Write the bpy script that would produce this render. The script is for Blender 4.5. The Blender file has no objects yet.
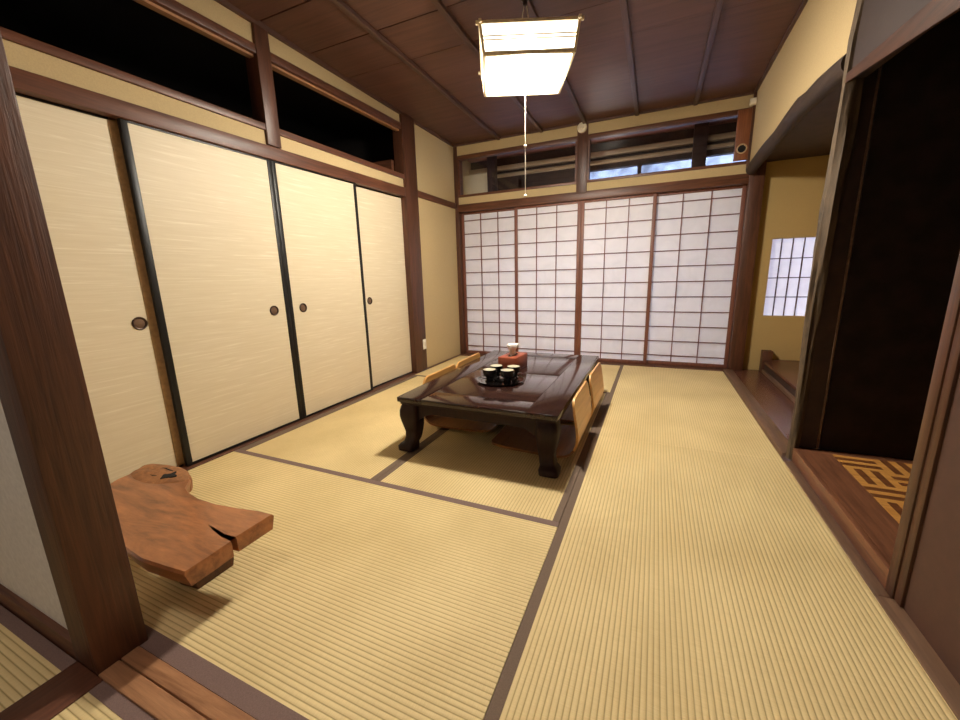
import bpy, bmesh, math, random
from mathutils import Vector, Matrix
random.seed(7)
S = bpy.context.scene
COL = S.collection

# ------------------------------------------------------------------ materials
def lin(c):
    f = lambda v: (v/255/12.92) if v/255 <= 0.04045 else ((v/255+0.055)/1.055)**2.4
    return (f(c[0]), f(c[1]), f(c[2]), 1.0)

class NT:
    def __init__(s, name):
        s.m = bpy.data.materials.new(name); s.m.use_nodes = True
        s.t = s.m.node_tree; s.t.nodes.clear()
        s.out = s.n('ShaderNodeOutputMaterial')
    def n(s, kind, **kw):
        nd = s.t.nodes.new(kind)
        for k, v in kw.items():
            if k in nd.inputs: nd.inputs[k].default_value = v
            else: setattr(nd, k, v)
        return nd
    def l(s, a, b): s.t.links.new(a, b)

def ramp(nt, fac, stops):
    r = nt.n('ShaderNodeValToRGB')
    e = r.color_ramp.elements
    while len(e) < len(stops): e.new(0.5)
    for k, (p, c) in enumerate(stops): e[k].position = p; e[k].color = c
    nt.l(fac, r.inputs[0]); return r

def wood(name, dark, light, axis='y', scale=1.0, rough=0.5, bump=0.15, coat=0.0, stretch=14, spec=0.5):
    nt = NT(name)
    co = nt.n('ShaderNodeTexCoord'); mp = nt.n('ShaderNodeMapping')
    sc = {'x': (1, stretch, stretch), 'y': (stretch, 1, stretch), 'z': (stretch, stretch, 1)}[axis]
    mp.inputs['Scale'].default_value = [v*scale for v in sc]
    nt.l(co.outputs['Object'], mp.inputs[0])
    n1 = nt.n('ShaderNodeTexNoise', Scale=2.2, Detail=6.0, Roughness=0.62, Distortion=1.1)
    n2 = nt.n('ShaderNodeTexNoise', Scale=9.0, Detail=3.0, Roughness=0.6)
    nt.l(mp.outputs[0], n1.inputs[0]); nt.l(mp.outputs[0], n2.inputs[0])
    mx = nt.n('ShaderNodeMath', operation='MULTIPLY_ADD'); mx.inputs[1].default_value = 0.35
    nt.l(n2.outputs[0], mx.inputs[0]); nt.l(n1.outputs[0], mx.inputs[2])
    r = ramp(nt, mx.outputs[0], [(0.42, lin(dark)), (0.86, lin(light))])
    b = nt.n('ShaderNodeBsdfPrincipled', Roughness=rough)
    b.inputs['Coat Weight'].default_value = coat; b.inputs['Coat Roughness'].default_value = 0.12
    b.inputs['Specular IOR Level'].default_value = spec
    nt.l(r.outputs[0], b.inputs['Base Color'])
    bp = nt.n('ShaderNodeBump', Strength=bump, Distance=0.004)
    nt.l(mx.outputs[0], bp.inputs['Height']); nt.l(bp.outputs[0], b.inputs['Normal'])
    nt.l(b.outputs[0], nt.out.inputs[0]); return nt.m

def plain(name, c, rough=0.6, metal=0.0, var=0.06, coat=0.0, spec=0.5, nscale=40, bump=0.0):
    nt = NT(name)
    co = nt.n('ShaderNodeTexCoord'); n1 = nt.n('ShaderNodeTexNoise', Scale=float(nscale), Detail=4.0)
    nt.l(co.outputs['Object'], n1.inputs[0])
    d = tuple(v*(1-var) for v in c); u = tuple(min(255, v*(1+var)) for v in c)
    r = ramp(nt, n1.outputs[0], [(0.3, lin(d)), (0.7, lin(u))])
    b = nt.n('ShaderNodeBsdfPrincipled', Roughness=rough, Metallic=metal)
    b.inputs['Coat Weight'].default_value = coat; b.inputs['Coat Roughness'].default_value = 0.06
    b.inputs['Specular IOR Level'].default_value = spec
    nt.l(r.outputs[0], b.inputs['Base Color'])
    if bump:
        bp = nt.n('ShaderNodeBump', Strength=bump, Distance=0.002)
        nt.l(n1.outputs[0], bp.inputs['Height']); nt.l(bp.outputs[0], b.inputs['Normal'])
    nt.l(b.outputs[0], nt.out.inputs[0]); return nt.m

def tatami(name, axis):
    """igusa rush weave: rounded ribs running along `axis`, fine strands across them"""
    nt = NT(name)
    co = nt.n('ShaderNodeTexCoord'); sep = nt.n('ShaderNodeSeparateXYZ')
    nt.l(co.outputs['Object'], sep.inputs[0])
    across = sep.outputs['Y' if axis == 'x' else 'X']; along = sep.outputs['X' if axis == 'x' else 'Y']
    m = nt.n('ShaderNodeMath', operation='MULTIPLY'); m.inputs[1].default_value = math.pi/0.0148
    nt.l(across, m.inputs[0])
    s = nt.n('ShaderNodeMath', operation='SINE'); nt.l(m.outputs[0], s.inputs[0])
    a = nt.n('ShaderNodeMath', operation='ABSOLUTE'); nt.l(s.outputs[0], a.inputs[0])
    mp = nt.n('ShaderNodeMapping'); mp.inputs['Scale'].default_value = (20, 500, 1) if axis == 'y' else (500, 20, 1)
    nt.l(co.outputs['Object'], mp.inputs[0])
    n1 = nt.n('ShaderNodeTexNoise', Scale=1.0, Detail=2.0); nt.l(mp.outputs[0], n1.inputs[0])
    n2 = nt.n('ShaderNodeTexNoise', Scale=2.2, Detail=3.0); nt.l(co.outputs['Object'], n2.inputs[0])
    ad = nt.n('ShaderNodeMath', operation='MULTIPLY_ADD'); ad.inputs[1].default_value = 0.45
    nt.l(n1.outputs[0], ad.inputs[0]); nt.l(n2.outputs[0], ad.inputs[2])
    r = ramp(nt, ad.outputs[0], [(0.45, lin((211, 186, 131))), (0.95, lin((235, 212, 157)))])
    th = ramp(nt, a.outputs[0], [(0.0, (0.60, 0.55, 0.45, 1)), (0.5, (1, 1, 1, 1))])   # the warp threads between the ribs
    mx = nt.n('ShaderNodeMix', data_type='RGBA', blend_type='MULTIPLY'); mx.inputs[0].default_value = 1.0
    nt.l(r.outputs[0], mx.inputs[6]); nt.l(th.outputs[0], mx.inputs[7])
    b = nt.n('ShaderNodeBsdfPrincipled', Roughness=0.62); b.inputs['Specular IOR Level'].default_value = 0.35
    nt.l(mx.outputs[2], b.inputs['Base Color'])
    pw = nt.n('ShaderNodeMath', operation='POWER'); pw.inputs[1].default_value = 0.6; nt.l(a.outputs[0], pw.inputs[0])
    bp = nt.n('ShaderNodeBump', Strength=0.8, Distance=0.0022)
    nt.l(pw.outputs[0], bp.inputs['Height']); nt.l(bp.outputs[0], b.inputs['Normal'])
    nt.l(b.outputs[0], nt.out.inputs[0]); return nt.m

def fusuma_paper(name):
    nt = NT(name)
    co = nt.n('ShaderNodeTexCoord'); mp = nt.n('ShaderNodeMapping'); mp.inputs['Scale'].default_value = (1, 3.5, 105)
    nt.l(co.outputs['Object'], mp.inputs[0])
    n1 = nt.n('ShaderNodeTexNoise', Scale=1.0, Detail=4.0, Roughness=0.55, Distortion=0.9); nt.l(mp.outputs[0], n1.inputs[0])
    r = ramp(nt, n1.outputs[0], [(0.36, lin((208, 192, 160))), (0.58, lin((213, 198, 168))), (0.74, lin((225, 213, 187)))])
    b = nt.n('ShaderNodeBsdfPrincipled', Roughness=0.55)
    nt.l(r.outputs[0], b.inputs['Base Color'])
    bp = nt.n('ShaderNodeBump', Strength=0.25, Distance=0.002)
    nt.l(n1.outputs[0], bp.inputs['Height']); nt.l(bp.outputs[0], b.inputs['Normal'])
    nt.l(b.outputs[0], nt.out.inputs[0]); return nt.m

def paper(name, c, trans=0.5):
    nt = NT(name)
    co = nt.n('ShaderNodeTexCoord'); n1 = nt.n('ShaderNodeTexNoise', Scale=5.0, Detail=3.0, Distortion=1.5)
    nt.l(co.outputs['Object'], n1.inputs[0])
    r = ramp(nt, n1.outputs[0], [(0.3, lin(tuple(v*0.965 for v in c))), (0.7, lin(c))])
    d = nt.n('ShaderNodeBsdfDiffuse'); t = nt.n('ShaderNodeBsdfTranslucent'); mx = nt.n('ShaderNodeMixShader'); mx.inputs[0].default_value = trans
    nt.l(r.outputs[0], d.inputs[0]); nt.l(r.outputs[0], t.inputs[0])
    bp = nt.n('ShaderNodeBump', Strength=0.25, Distance=0.01)
    nt.l(n1.outputs[0], bp.inputs['Height']); nt.l(bp.outputs[0], d.inputs['Normal'])
    nt.l(d.outputs[0], mx.inputs[1]); nt.l(t.outputs[0], mx.inputs[2]); nt.l(mx.outputs[0], nt.out.inputs[0]); return nt.m

def glass(name):
    nt = NT(name)
    t = nt.n('ShaderNodeBsdfTransparent'); g = nt.n('ShaderNodeBsdfGlossy', Roughness=0.03); mx = nt.n('ShaderNodeMixShader')
    co = nt.n('ShaderNodeTexCoord'); n1 = nt.n('ShaderNodeTexNoise', Scale=6.0); nt.l(co.outputs['Object'], n1.inputs[0])
    r = ramp(nt, n1.outputs[0], [(0.2, (0.92, 0.94, 0.95, 1)), (0.8, (0.97, 0.98, 0.98, 1))]); nt.l(r.outputs[0], t.inputs[0])
    mx.inputs[0].default_value = 0.05
    nt.l(t.outputs[0], mx.inputs[1]); nt.l(g.outputs[0], mx.inputs[2]); nt.l(mx.outputs[0], nt.out.inputs[0]); return nt.m

def glow(name, c, strength, thin=0.0):
    nt = NT(name)
    e = nt.n('ShaderNodeEmission', Strength=strength); e.inputs[0].default_value = lin(c)
    co = nt.n('ShaderNodeTexCoord'); n1 = nt.n('ShaderNodeTexNoise', Scale=20.0); nt.l(co.outputs['Object'], n1.inputs[0])
    r = ramp(nt, n1.outputs[0], [(0.2, lin(tuple(v*0.96 for v in c))), (0.8, lin(c))]); nt.l(r.outputs[0], e.inputs[0])
    if thin:
        t = nt.n('ShaderNodeBsdfTransparent'); mx = nt.n('ShaderNodeMixShader'); mx.inputs[0].default_value = thin
        nt.l(e.outputs[0], mx.inputs[1]); nt.l(t.outputs[0], mx.inputs[2]); nt.l(mx.outputs[0], nt.out.inputs[0])
    else: nt.l(e.outputs[0], nt.out.inputs[0])
    return nt.m

M = {}
M['post'] = wood('dark_stained_post', (54, 30, 19), (92, 55, 36), 'z', 1.0, 0.45, 0.2)
M['railx'] = wood('dark_stained_rail_x', (62, 34, 22), (110, 68, 46), 'x', 1.0, 0.45, 0.2)
M['raily'] = wood('dark_stained_rail_y', (62, 34, 22), (106, 64, 44), 'y', 1.0, 0.45, 0.2)
M['bigpost'] = wood('weathered_brown_pillar', (52, 28, 17), (98, 58, 36), 'z', 0.9, 0.5, 0.5, stretch=22)
M['ceil'] = wood('ceiling_board', (76, 48, 39), (102, 66, 53), 'x', 0.5, 0.5, 0.1, stretch=18)
M['batten'] = wood('ceiling_batten_wood', (66, 42, 33), (92, 62, 50), 'y', 0.8, 0.5, 0.1)
M['sill'] = wood('worn_sill_board', (132, 88, 60), (190, 140, 100), 'x', 1.1, 0.4, 0.3)
M['silly'] = wood('worn_sill_board_y', (84, 60, 44), (122, 92, 70), 'y', 1.1, 0.5, 0.2)
M['kamachi'] = wood('red_brown_sill', (90, 55, 38), (132, 86, 60), 'y', 1.0, 0.35, 0.15)
M['alcovefloor'] = wood('alcove_floor_board', (70, 42, 32), (110, 70, 54), 'y', 0.9, 0.25, 0.05)
M['plaster'] = plain('tan_sand_plaster', (187, 164, 121), 0.9, var=0.03, nscale=220, bump=0.25)
M['plaster2'] = plain('ochre_sand_plaster', (176, 148, 95), 0.9, var=0.03, nscale=220, bump=0.25)
M['grey'] = plain('grey_white_plaster', (224, 221, 216), 0.9, var=0.03, nscale=60, bump=0.1)
M['dark'] = plain('dark_brown_board', (56, 38, 30), 0.6, var=0.2, nscale=12)  # dark brown for boards and posts, slight random variation
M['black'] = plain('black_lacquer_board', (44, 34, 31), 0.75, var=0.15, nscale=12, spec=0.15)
M['brownboard'] = plain('brown_papered_panel', (76, 48, 37), 0.7, var=0.05, nscale=30)
M['tatx'] = tatami('tatami_rush_x', 'x'); M['taty'] = tatami('tatami_rush_y', 'y')
M['heri'] = plain('brown_cloth_border', (112, 92, 76), 0.85, var=0.08, nscale=300)
M['heri2'] = plain('purple_brown_cloth_border', (122, 98, 90), 0.85, var=0.08, nscale=300)
M['darkbeam'] = wood('dark_beam', (48, 29, 20), (78, 48, 34), 'y', 1.0, 0.6, 0.2, spec=0.3)
M['greyboard'] = plain('grey_brown_panel', (48, 33, 28), 0.75, var=0.05, nscale=30)
M['fusuma'] = fusuma_paper('cream_woven_fusuma_paper')
M['lacq'] = plain('black_lacquer_frame', (26, 23, 21), 0.42, var=0.1, spec=0.3)
M['brownlacq'] = plain('faded_brown_frame', (156, 122, 82), 0.4, var=0.1)
M['pull'] = plain('dark_bronze_pull', (62, 44, 34), 0.4, 0.6); M['pull2'] = plain('bronze_pull_dish', (112, 86, 66), 0.45, 0.4)
M['shoji'] = paper('white_shoji_paper', (247, 243, 241), 0.5)
M['kumiko'] = wood('red_brown_lattice', (96, 54, 42), (128, 80, 62), 'z', 1.0, 0.5, 0.1)
M['table'] = wood('dark_rosewood_tabletop', (34, 20, 18), (56, 33, 28), 'y', 0.8, 0.14, 0.004, coat=0.4, spec=0.4)
M['tablex'] = wood('dark_rosewood_end_board', (34, 20, 18), (56, 33, 28), 'x', 0.8, 0.14, 0.004, coat=0.4, spec=0.4)
M['tleg'] = wood('dark_rosewood_leg', (28, 14, 12), (46, 25, 21), 'z', 0.9, 0.5, 0.05, coat=0.05, spec=0.2)
M['zaisu'] = wood('honey_bent_plywood', (204, 142, 74), (238, 182, 108), 'y', 0.7, 0.35, 0.05, coat=0.2)
M['seat'] = wood('shade_darkened_seat', (112, 68, 32), (150, 98, 50), 'y', 0.7, 0.4, 0.05)  # plywood darkened: the shade under the table is in this colour
M['footwood'] = wood('shade_darkened_foot', (62, 40, 26), (100, 66, 42), 'z', 2.0, 0.7, 0.6, stretch=4)  # bark tones darkened to hold the shade beneath the slab
M['burl'] = wood('orange_brown_slab', (104, 60, 34), (176, 112, 66), 'x', 1.6, 0.35, 0.15, coat=0.25, stretch=5)
M['bark'] = wood('rough_bark_edge', (104, 64, 36), (166, 112, 68), 'z', 2.0, 0.7, 0.9, stretch=4)
M['toko'] = wood('rough_grey_bark_post', (48, 38, 28), (100, 81, 59), 'z', 2.0, 0.75, 0.9, stretch=6)
M['log'] = wood('dark_natural_log', (34, 23, 16), (60, 41, 29), 'y', 1.4, 0.65, 0.9, stretch=6)
M['gold'] = wood('golden_parquet_strip', (178, 118, 54), (216, 158, 84), 'x', 1.2, 0.3, 0.05)
M['pdark'] = wood('dark_parquet_strip', (92, 52, 28), (124, 76, 44), 'x', 1.2, 0.3, 0.05)
M['palerail'] = wood('pale_corridor_rail', (168, 142, 108), (196, 170, 134), 'x', 1.0, 0.5, 0.1)
M['redboard'] = wood('red_brown_corridor_board', (128, 78, 58), (160, 104, 80), 'x', 0.6, 0.5, 0.1)
M['redwood'] = wood('red_brown_bored_plank', (100, 56, 34), (138, 84, 54), 'z', 1.0, 0.4, 0.2)
M['white'] = plain('white_plastic', (236, 228, 210), 0.4, var=0.02)
M['offwhite'] = plain('aged_white_plastic', (222, 210, 184), 0.4, var=0.03)
M['hole'] = plain('dark_hollow', (14, 11, 10), 0.9)
M['tissuebox'] = plain('russet_leather', (150, 73, 47), 0.45, var=0.06, nscale=180, bump=0.2)
M['tissue'] = plain('white_tissue', (246, 242, 236), 0.9, var=0.01)
M['tray'] = plain('black_lacquer_tray', (20, 17, 16), 0.12, coat=1.0)
M['cup'] = plain('black_glazed_cup', (26, 24, 24), 0.15, coat=0.8); M['cupin'] = plain('pale_cup_glaze', (190, 182, 156), 0.3)
M['glass'] = glass('clear_glass')
M['lampwood'] = plain('pale_lamp_wood', (242, 226, 190), 0.5, var=0.05)
M['lampbar'] = plain('thin_pale_lattice_bar', (214, 192, 158), 0.5, var=0.05)
M['lamppaper'] = glow('lit_lamp_paper', (255, 246, 226), 2.2, 0.55)
M['tube'] = glow('lit_ring_tube', (255, 250, 240), 9.0)
M['cord'] = plain('white_pull_cord', (238, 228, 208), 0.6)
M['vase'] = plain('dark_red_vase_glaze', (58, 26, 22), 0.25, coat=0.5)
M['batpale'] = wood('pale_brown_batten', (132, 92, 62), (170, 124, 86), 'y', 1.0, 0.45, 0.1)
M['closet'] = plain('unlit_room_darkness', (26, 20, 18), 0.9, var=0.15, nscale=6)  # near-black colour stands in for the darkness of the unlit room
M['earth'] = plain('dim_garden_wall', (92, 96, 106), 0.9, var=0.35, nscale=5)

# ------------------------------------------------------------------ mesh helpers
class MB:
    def __init__(s): s.bm = bmesh.new(); s.mats = []
    def _mi(s, mat):
        if mat is None: return 0
        if mat not in s.mats: s.mats.append(mat)
        return s.mats.index(mat)
    def prism(s, poly, h0, h1, axis='z', bev=0.0, mat=None):
        """poly: 2D outline; extruded along axis from h0 to h1"""
        P = {'z': lambda a, b, h: (a, b, h), 'y': lambda a, b, h: (a, h, b), 'x': lambda a, b, h: (h, a, b)}[axis]
        b = bmesh.new()
        lo = [b.verts.new(P(u, v, h0)) for u, v in poly]; hi = [b.verts.new(P(u, v, h1)) for u, v in poly]
        n = len(poly)
        b.faces.new(lo[::-1]); b.faces.new(hi)
        for i in range(n): b.faces.new((lo[i], lo[(i+1) % n], hi[(i+1) % n], hi[i]))
        s._join(b, bev, mat); return s
    def box(s, x0, x1, y0, y1, z0, z1, bev=0.0, mat=None):
        return s.prism([(x0, y0), (x1, y0), (x1, y1), (x0, y1)], z0, z1, 'z', bev, mat)
    def hexa(s, pts, bev=0.0, mat=None):
        """8 points: bottom ring then top ring"""
        b = bmesh.new(); v = [b.verts.new(p) for p in pts]
        b.faces.new(v[3::-1]); b.faces.new(v[4:])
        for i in range(4): j = (i+1) % 4; b.faces.new((v[i], v[j], v[4+j], v[4+i]))
        s._join(b, bev, mat); return s
    def loft(s, rings, closed=True, caps=True, mat=None):
        b = bmesh.new(); R = [[b.verts.new(p) for p in r] for r in rings]; n = len(rings[0])
        for a, c in zip(R, R[1:]):
            for i in range(n if closed else n-1):
                j = (i+1) % n; b.faces.new((a[i], a[j], c[j], c[i]))
        if caps and closed:
            b.faces.new(R[0][::-1]); b.faces.new(R[-1])
        s._join(b, 0, mat, True); return s
    def lathe(s, prof, cx, cy, seg=32, mat=None, caps=True):
        rings = [[(cx+r*math.cos(2*math.pi*k/seg), cy+r*math.sin(2*math.pi*k/seg), z) for k in range(seg)] for r, z in prof]
        return s.loft(rings, True, caps, mat)
    def tube(s, pts, r, seg=10, mat=None):
        rings = []
        pts = [Vector(p) for p in pts]
        for i, p in enumerate(pts):
            d = (pts[min(i+1, len(pts)-1)]-pts[max(i-1, 0)]).normalized()
            a = d.orthogonal().normalized() if i == 0 else (a-d*a.dot(d)).normalized()
            c = d.cross(a); rr = r[i] if isinstance(r, (list, tuple)) else r
            rings.append([tuple(p+a*rr*math.cos(2*math.pi*k/seg)+c*rr*math.sin(2*math.pi*k/seg)) for k in range(seg)])
        return s.loft(rings, True, True, mat)
    def _join(s, b, bev, mat, smooth=False):
        bmesh.ops.recalc_face_normals(b, faces=b.faces)
        if bev: bmesh.ops.bevel(b, geom=list(b.edges), offset=bev, segments=2, affect='EDGES', profile=0.5, clamp_overlap=True)
        mi = s._mi(mat)
        me = bpy.data.meshes.new('tmp')
        for f in b.faces: f.material_index = mi; f.smooth = smooth or bool(bev)
        b.to_mesh(me); b.free(); s.bm.from_mesh(me); bpy.data.meshes.remove(me)
    def build(s, name, mat=None, parent=None, origin=None, sharp=35):
        me = bpy.data.meshes.new(name)
        o = bpy.data.objects.new(name, me); COL.objects.link(o)
        org = Vector(origin) if origin else (parent_world(parent) if parent else None)
        if org is None:
            xs = [v.co for v in s.bm.verts]
            org = Vector(((min(v.x for v in xs)+max(v.x for v in xs))/2, (min(v.y for v in xs)+max(v.y for v in xs))/2, min(v.z for v in xs)))
        bmesh.ops.translate(s.bm, verts=s.bm.verts, vec=-org)
        s.bm.to_mesh(me); s.bm.free()
        for m in (s.mats if s.mats else [mat]): me.materials.append(m)
        me.set_sharp_from_angle(angle=math.radians(sharp))
        if parent is None: o.location = org
        else: o.parent = parent; o.location = org-parent_world(parent)
        return o

def parent_world(p):
    v = Vector((0, 0, 0))
    while p: v += p.location; p = p.parent
    return v

def tag(o, label, cat, group=None, kind=None):
    o['label'] = label; o['category'] = cat
    if group: o['group'] = group
    if kind: o['kind'] = kind
    return o
def struct(name, mb, mat, label, cat, **k): return tag(mb.build(name, mat, **k), label, cat, None, 'structure')
def thing(name, loc, label, cat, group=None, kind=None):
    o = bpy.data.objects.new(name, None); COL.objects.link(o); o.location = loc; o.empty_display_size = 0.1
    return tag(o, label, cat, group, kind)
def copy_tree(o, parent=None):
    c = o.copy(); COL.objects.link(c)
    if parent: c.parent = parent
    for ch in list(o.children): copy_tree(ch, c)
    return c

# ------------------------------------------------------------------ dimensions (metres; x right, y into the room, z up)
AX = 3.92       # far side of the alcove
D = 4.57        # face of the back wall
H = 2.552       # ceiling
XR = 3.04       # right wall plane

# ------------------------------------------------------------------ camera
cam = bpy.data.objects.new('camera', bpy.data.cameras.new('camera')); COL.objects.link(cam)
yaw, pitch, roll = -0.42106, -0.20909, -0.02591
cy, sy = math.cos(yaw), math.sin(yaw)
fw = Vector((sy*math.cos(pitch), cy*math.cos(pitch), math.sin(pitch))); rt = Vector((cy, -sy, 0)); up = rt.cross(fw)
r2 = rt*math.cos(roll)+up*math.sin(roll); u2 = -rt*math.sin(roll)+up*math.cos(roll)
cam.matrix_world = Matrix(((r2.x, u2.x, -fw.x, 2.3245), (r2.y, u2.y, -fw.y, 0.0), (r2.z, u2.z, -fw.z, 0.999), (0, 0, 0, 1)))
cam.data.sensor_width = 36; cam.data.lens = 390.02/960*36; cam.data.clip_start = 0.02
S.camera = cam

# ------------------------------------------------------------------ floor
struct('floor', MB().box(-0.2, 3.15, -2.6, 4.7, -0.12, -0.056), M['dark'], 'dark boards under the straw mats of the room', 'floor')
def mat_thing(x0, x1, y0, y1, axis, label, group=None, edges=(0.03, 0.03), hm='heri'):
    t = thing('tatami_mat', ((x0+x1)/2, (y0+y1)/2, -0.055), label, 'tatami mat', group)
    e0, e1 = edges
    if axis == 'x':
        MB().box(x0+.001, x1-.001, y0+e0, y1-e1, -0.055, 0).build('rush_cover', M['tatx'], t)
        if e0: MB().box(x0+.001, x1-.001, y0+.001, y0+e0, -0.055, 0.0012).build('cloth_border', M[hm], t)
        if e1: MB().box(x0+.001, x1-.001, y1-e1, y1-.001, -0.055, 0.0012).build('cloth_border', M[hm], t)
    else:
        MB().box(x0+e0, x1-e1, y0+.001, y1-.001, -0.055, 0).build('rush_cover', M['taty'], t)
        if e0: MB().box(x0+.001, x0+e0, y0+.001, y1-.001, -0.055, 0.0012).build('cloth_border', M[hm], t)
        if e1: MB().box(x1-e1, x1-.001, y0+.001, y1-.001, -0.055, 0.0012).build('cloth_border', M[hm], t)
    return t
G = 'tatami mats of the room'
mat_thing(0.035, 2.022, 0.435, 1.437, 'x', 'wide ribbed straw mat in front of the wood slab bench', G, (0.048, 0.034), 'heri2')
mat_thing(0.035, 1.08, 1.437, 3.36, 'y', 'straw mat beside the sliding doors, left of the table', G, (0.062, 0.033))
mat_thing(1.08, 2.022, 1.437, 3.36, 'y', 'shaded straw mat under the low table', G)
mat_thing(0.035, 2.022, 3.36, 4.515, 'x', 'straw mat behind the table, at the foot of the paper screens', G, (0.035, 0.035))
mat_thing(2.022, 3.005, 0.435, 2.41, 'y', 'large straw mat nearest the camera, right of the brown seam', G, (0.034, 0.0))
mat_thing(2.022, 3.005, 2.41, 4.515, 'y', 'straw mat right of the table, reaching the paper screens', G, (0.034, 0.0))
# the room the camera stands in
G2 = 'tatami mats beyond the threshold'
mat_thing(0.0, 0.943, -0.6, 0.343, 'x', 'straw mat corner below the grey wall, before the big pillar', G2, (0.03, 0.031), 'heri2')
mat_thing(1.077, 3.05, -0.6, 0.343, 'x', 'straw mat sliver before the wooden threshold, right of the divider strip', G2, (0.03, 0.031), 'heri2')
struct('trim_1', MB().box(0.943, 1.077, -2.5, 0.343, -0.055, 0.004, 0.003), M['raily'], 'brown wooden divider strip running toward the viewer from the big pillar', 'floor strip')
th = MB().box(1.05, 3.03, 0.343, 0.389, -0.055, 0.006, 0.003).box(1.05, 3.03, 0.392, 0.434, -0.055, 0.006, 0.003)
struct('trim_2', th, M['sill'], 'worn two-plank wooden threshold at the bottom edge', 'threshold')
# fusuma sill, shoji sill, right-hand sill
struct('trim_3', MB().box(-0.10, 0.035, 0.46, 3.50, -0.055, 0.004, 0.003), M['raily'], 'dark grooved floor sill under the cream sliding doors', 'sill')
struct('trim_4', MB().box(-0.02, 3.06, 4.515, 4.70, -0.055, 0.006, 0.003).box(-0.1, 0.035, 3.69, 4.514, -.055, .004), M['railx'], 'brown floor sill under the paper screens', 'sill')
struct('trim_5', MB().box(3.005, 3.045, 1.43, 2.40, -0.055, 0.006, 0.004).box(3.005, 3.11, 0.435, 1.43, -0.055, 0.006, 0.004), M['silly'], 'grey-brown narrow floor sill along the right edge of the mats', 'sill')

# ------------------------------------------------------------------ ceiling
cb = MB(); y = 0.44; k = 0
edges = [0.44, 0.83, 1.22, 1.61, 2.00, 2.39, 2.77, 3.16, 3.53, 3.92, 4.31, 4.70]
for a, b in zip(edges, edges[1:]):      # lapped boards, each tipped a little
    cb.hexa([(-0.05, a, H+.008), (3.1, a, H+.008), (3.1, b-.026, H-.004), (-0.05, b-.026, H-.004), (-0.05, a, H+.02), (3.1, a, H+.02), (3.1, b-.026, H+.012), (-0.05, b-.026, H+.012)])
ceil = struct('ceiling', cb, M['ceil'], 'dark brown lapped board ceiling', 'ceiling', origin=(1.5, 2.5, H))
for x in (0.585, 1.085, 1.55, 2.055, 2.565):
    MB().box(x-.018, x+.018, 0.44, 4.6, H-.026, H+.002, 0.003).build('batten', M['batten'], ceil)
cn = MB()
MB().box(-.05, 3.1, .44, 4.6, H+.022, H+.03).build('backing_board', M['hole'], ceil)
cn.box(0.0, 0.022, 0.44, D, H-.022, H+.01).box(0, XR, D-.022, D, H-.018, H+.01).box(XR-.02, XR, 2.47, D, H-.018, H+.01)
cn.build('cornice', M['batten'], ceil)

# ------------------------------------------------------------------ left wall: fusuma, nageshi, ranma
nb = lambda y: 1.750+0.013*y       # underside of the long lintel: it sags toward the near end
nt_ = lambda y: 1.822+0.0165*y      # its top
rb = lambda y: 1.922+0.0105*y      # underside of the transom sill
rt_ = lambda y: 1.957+0.0125*y
tb = lambda y: 2.322+0.0235*y      # underside of the transom head
tt_ = lambda y: 2.372+0.0245*y
def slope_bar(x0, x1, y0, y1, f0, f1, bev=0.003):
    return MB().hexa([(x0, y0, f0(y0)), (x1, y0, f0(y0)), (x1, y1, f0(y1)), (x0, y1, f0(y1)), (x0, y0, f1(y0)), (x1, y0, f1(y0)), (x1, y1, f1(y1)), (x0, y1, f1(y1))], bev)
Y0, Y1 = 0.30, 3.49
struct('trim_6', slope_bar(-0.09, 0.018, Y0, Y1, nb, nt_), M['raily'], 'long brown lintel rail above the cream sliding doors', 'lintel')
wl = slope_bar(-0.06, 0.0, Y0, 3.5, lambda y: nt_(y)-.004, lambda y: rb(y)+.004, 0)
wl.hexa([(-.06, Y0, tt_(Y0)-.004), (0, Y0, tt_(Y0)-.004), (0, 3.5, tt_(3.5)-.004), (-.06, 3.5, tt_(3.5)-.004), (-.06, Y0, H+.01), (0, Y0, H+.01), (0, 3.5, H+.01), (-.06, 3.5, H+.01)])
wl.box(-0.06, 0.0, 3.6, D+.06, 0.0, H+.01)
struct('wall_left', wl, M['plaster'], 'tan plaster wall on the left with bands above the sliding doors', 'wall')
struct('trim_7', slope_bar(-0.08, 0.014, Y0, Y1, rb, rt_), M['raily'], 'brown lower sill of the dark openings above the sliding doors', 'transom sill')
struct('trim_8', slope_bar(-0.08, 0.014, Y0, Y1, tb, tt_), M['raily'], 'brown upper rail of the dark openings above the sliding doors', 'transom rail')
struct('trim_9', slope_bar(-0.05, -0.012, Y0, Y1, lambda y: tb(y)-.014, lambda y: tb(y), 0), M['batpale'], 'thin pale batten under the upper rail of the dark openings', 'batten')
struct('trim_10', MB().box(-0.09, 0.020, 1.945, 2.045, 1.86, H, 0.004), M['post'], 'short brown post between the two dark openings', 'post')
struct('trim_11', MB().box(-0.09, 0.022, 3.46, 3.685, 0, H, 0.004), M['post'], 'full-height brown post where the sliding doors end', 'post')
struct('trim_12', MB().box(-0.01, 0.016, 3.685, D-.0, 1.832, 1.896, 0.003), M['raily'], 'brown picture rail across the tan wall before the corner', 'rail')
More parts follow.
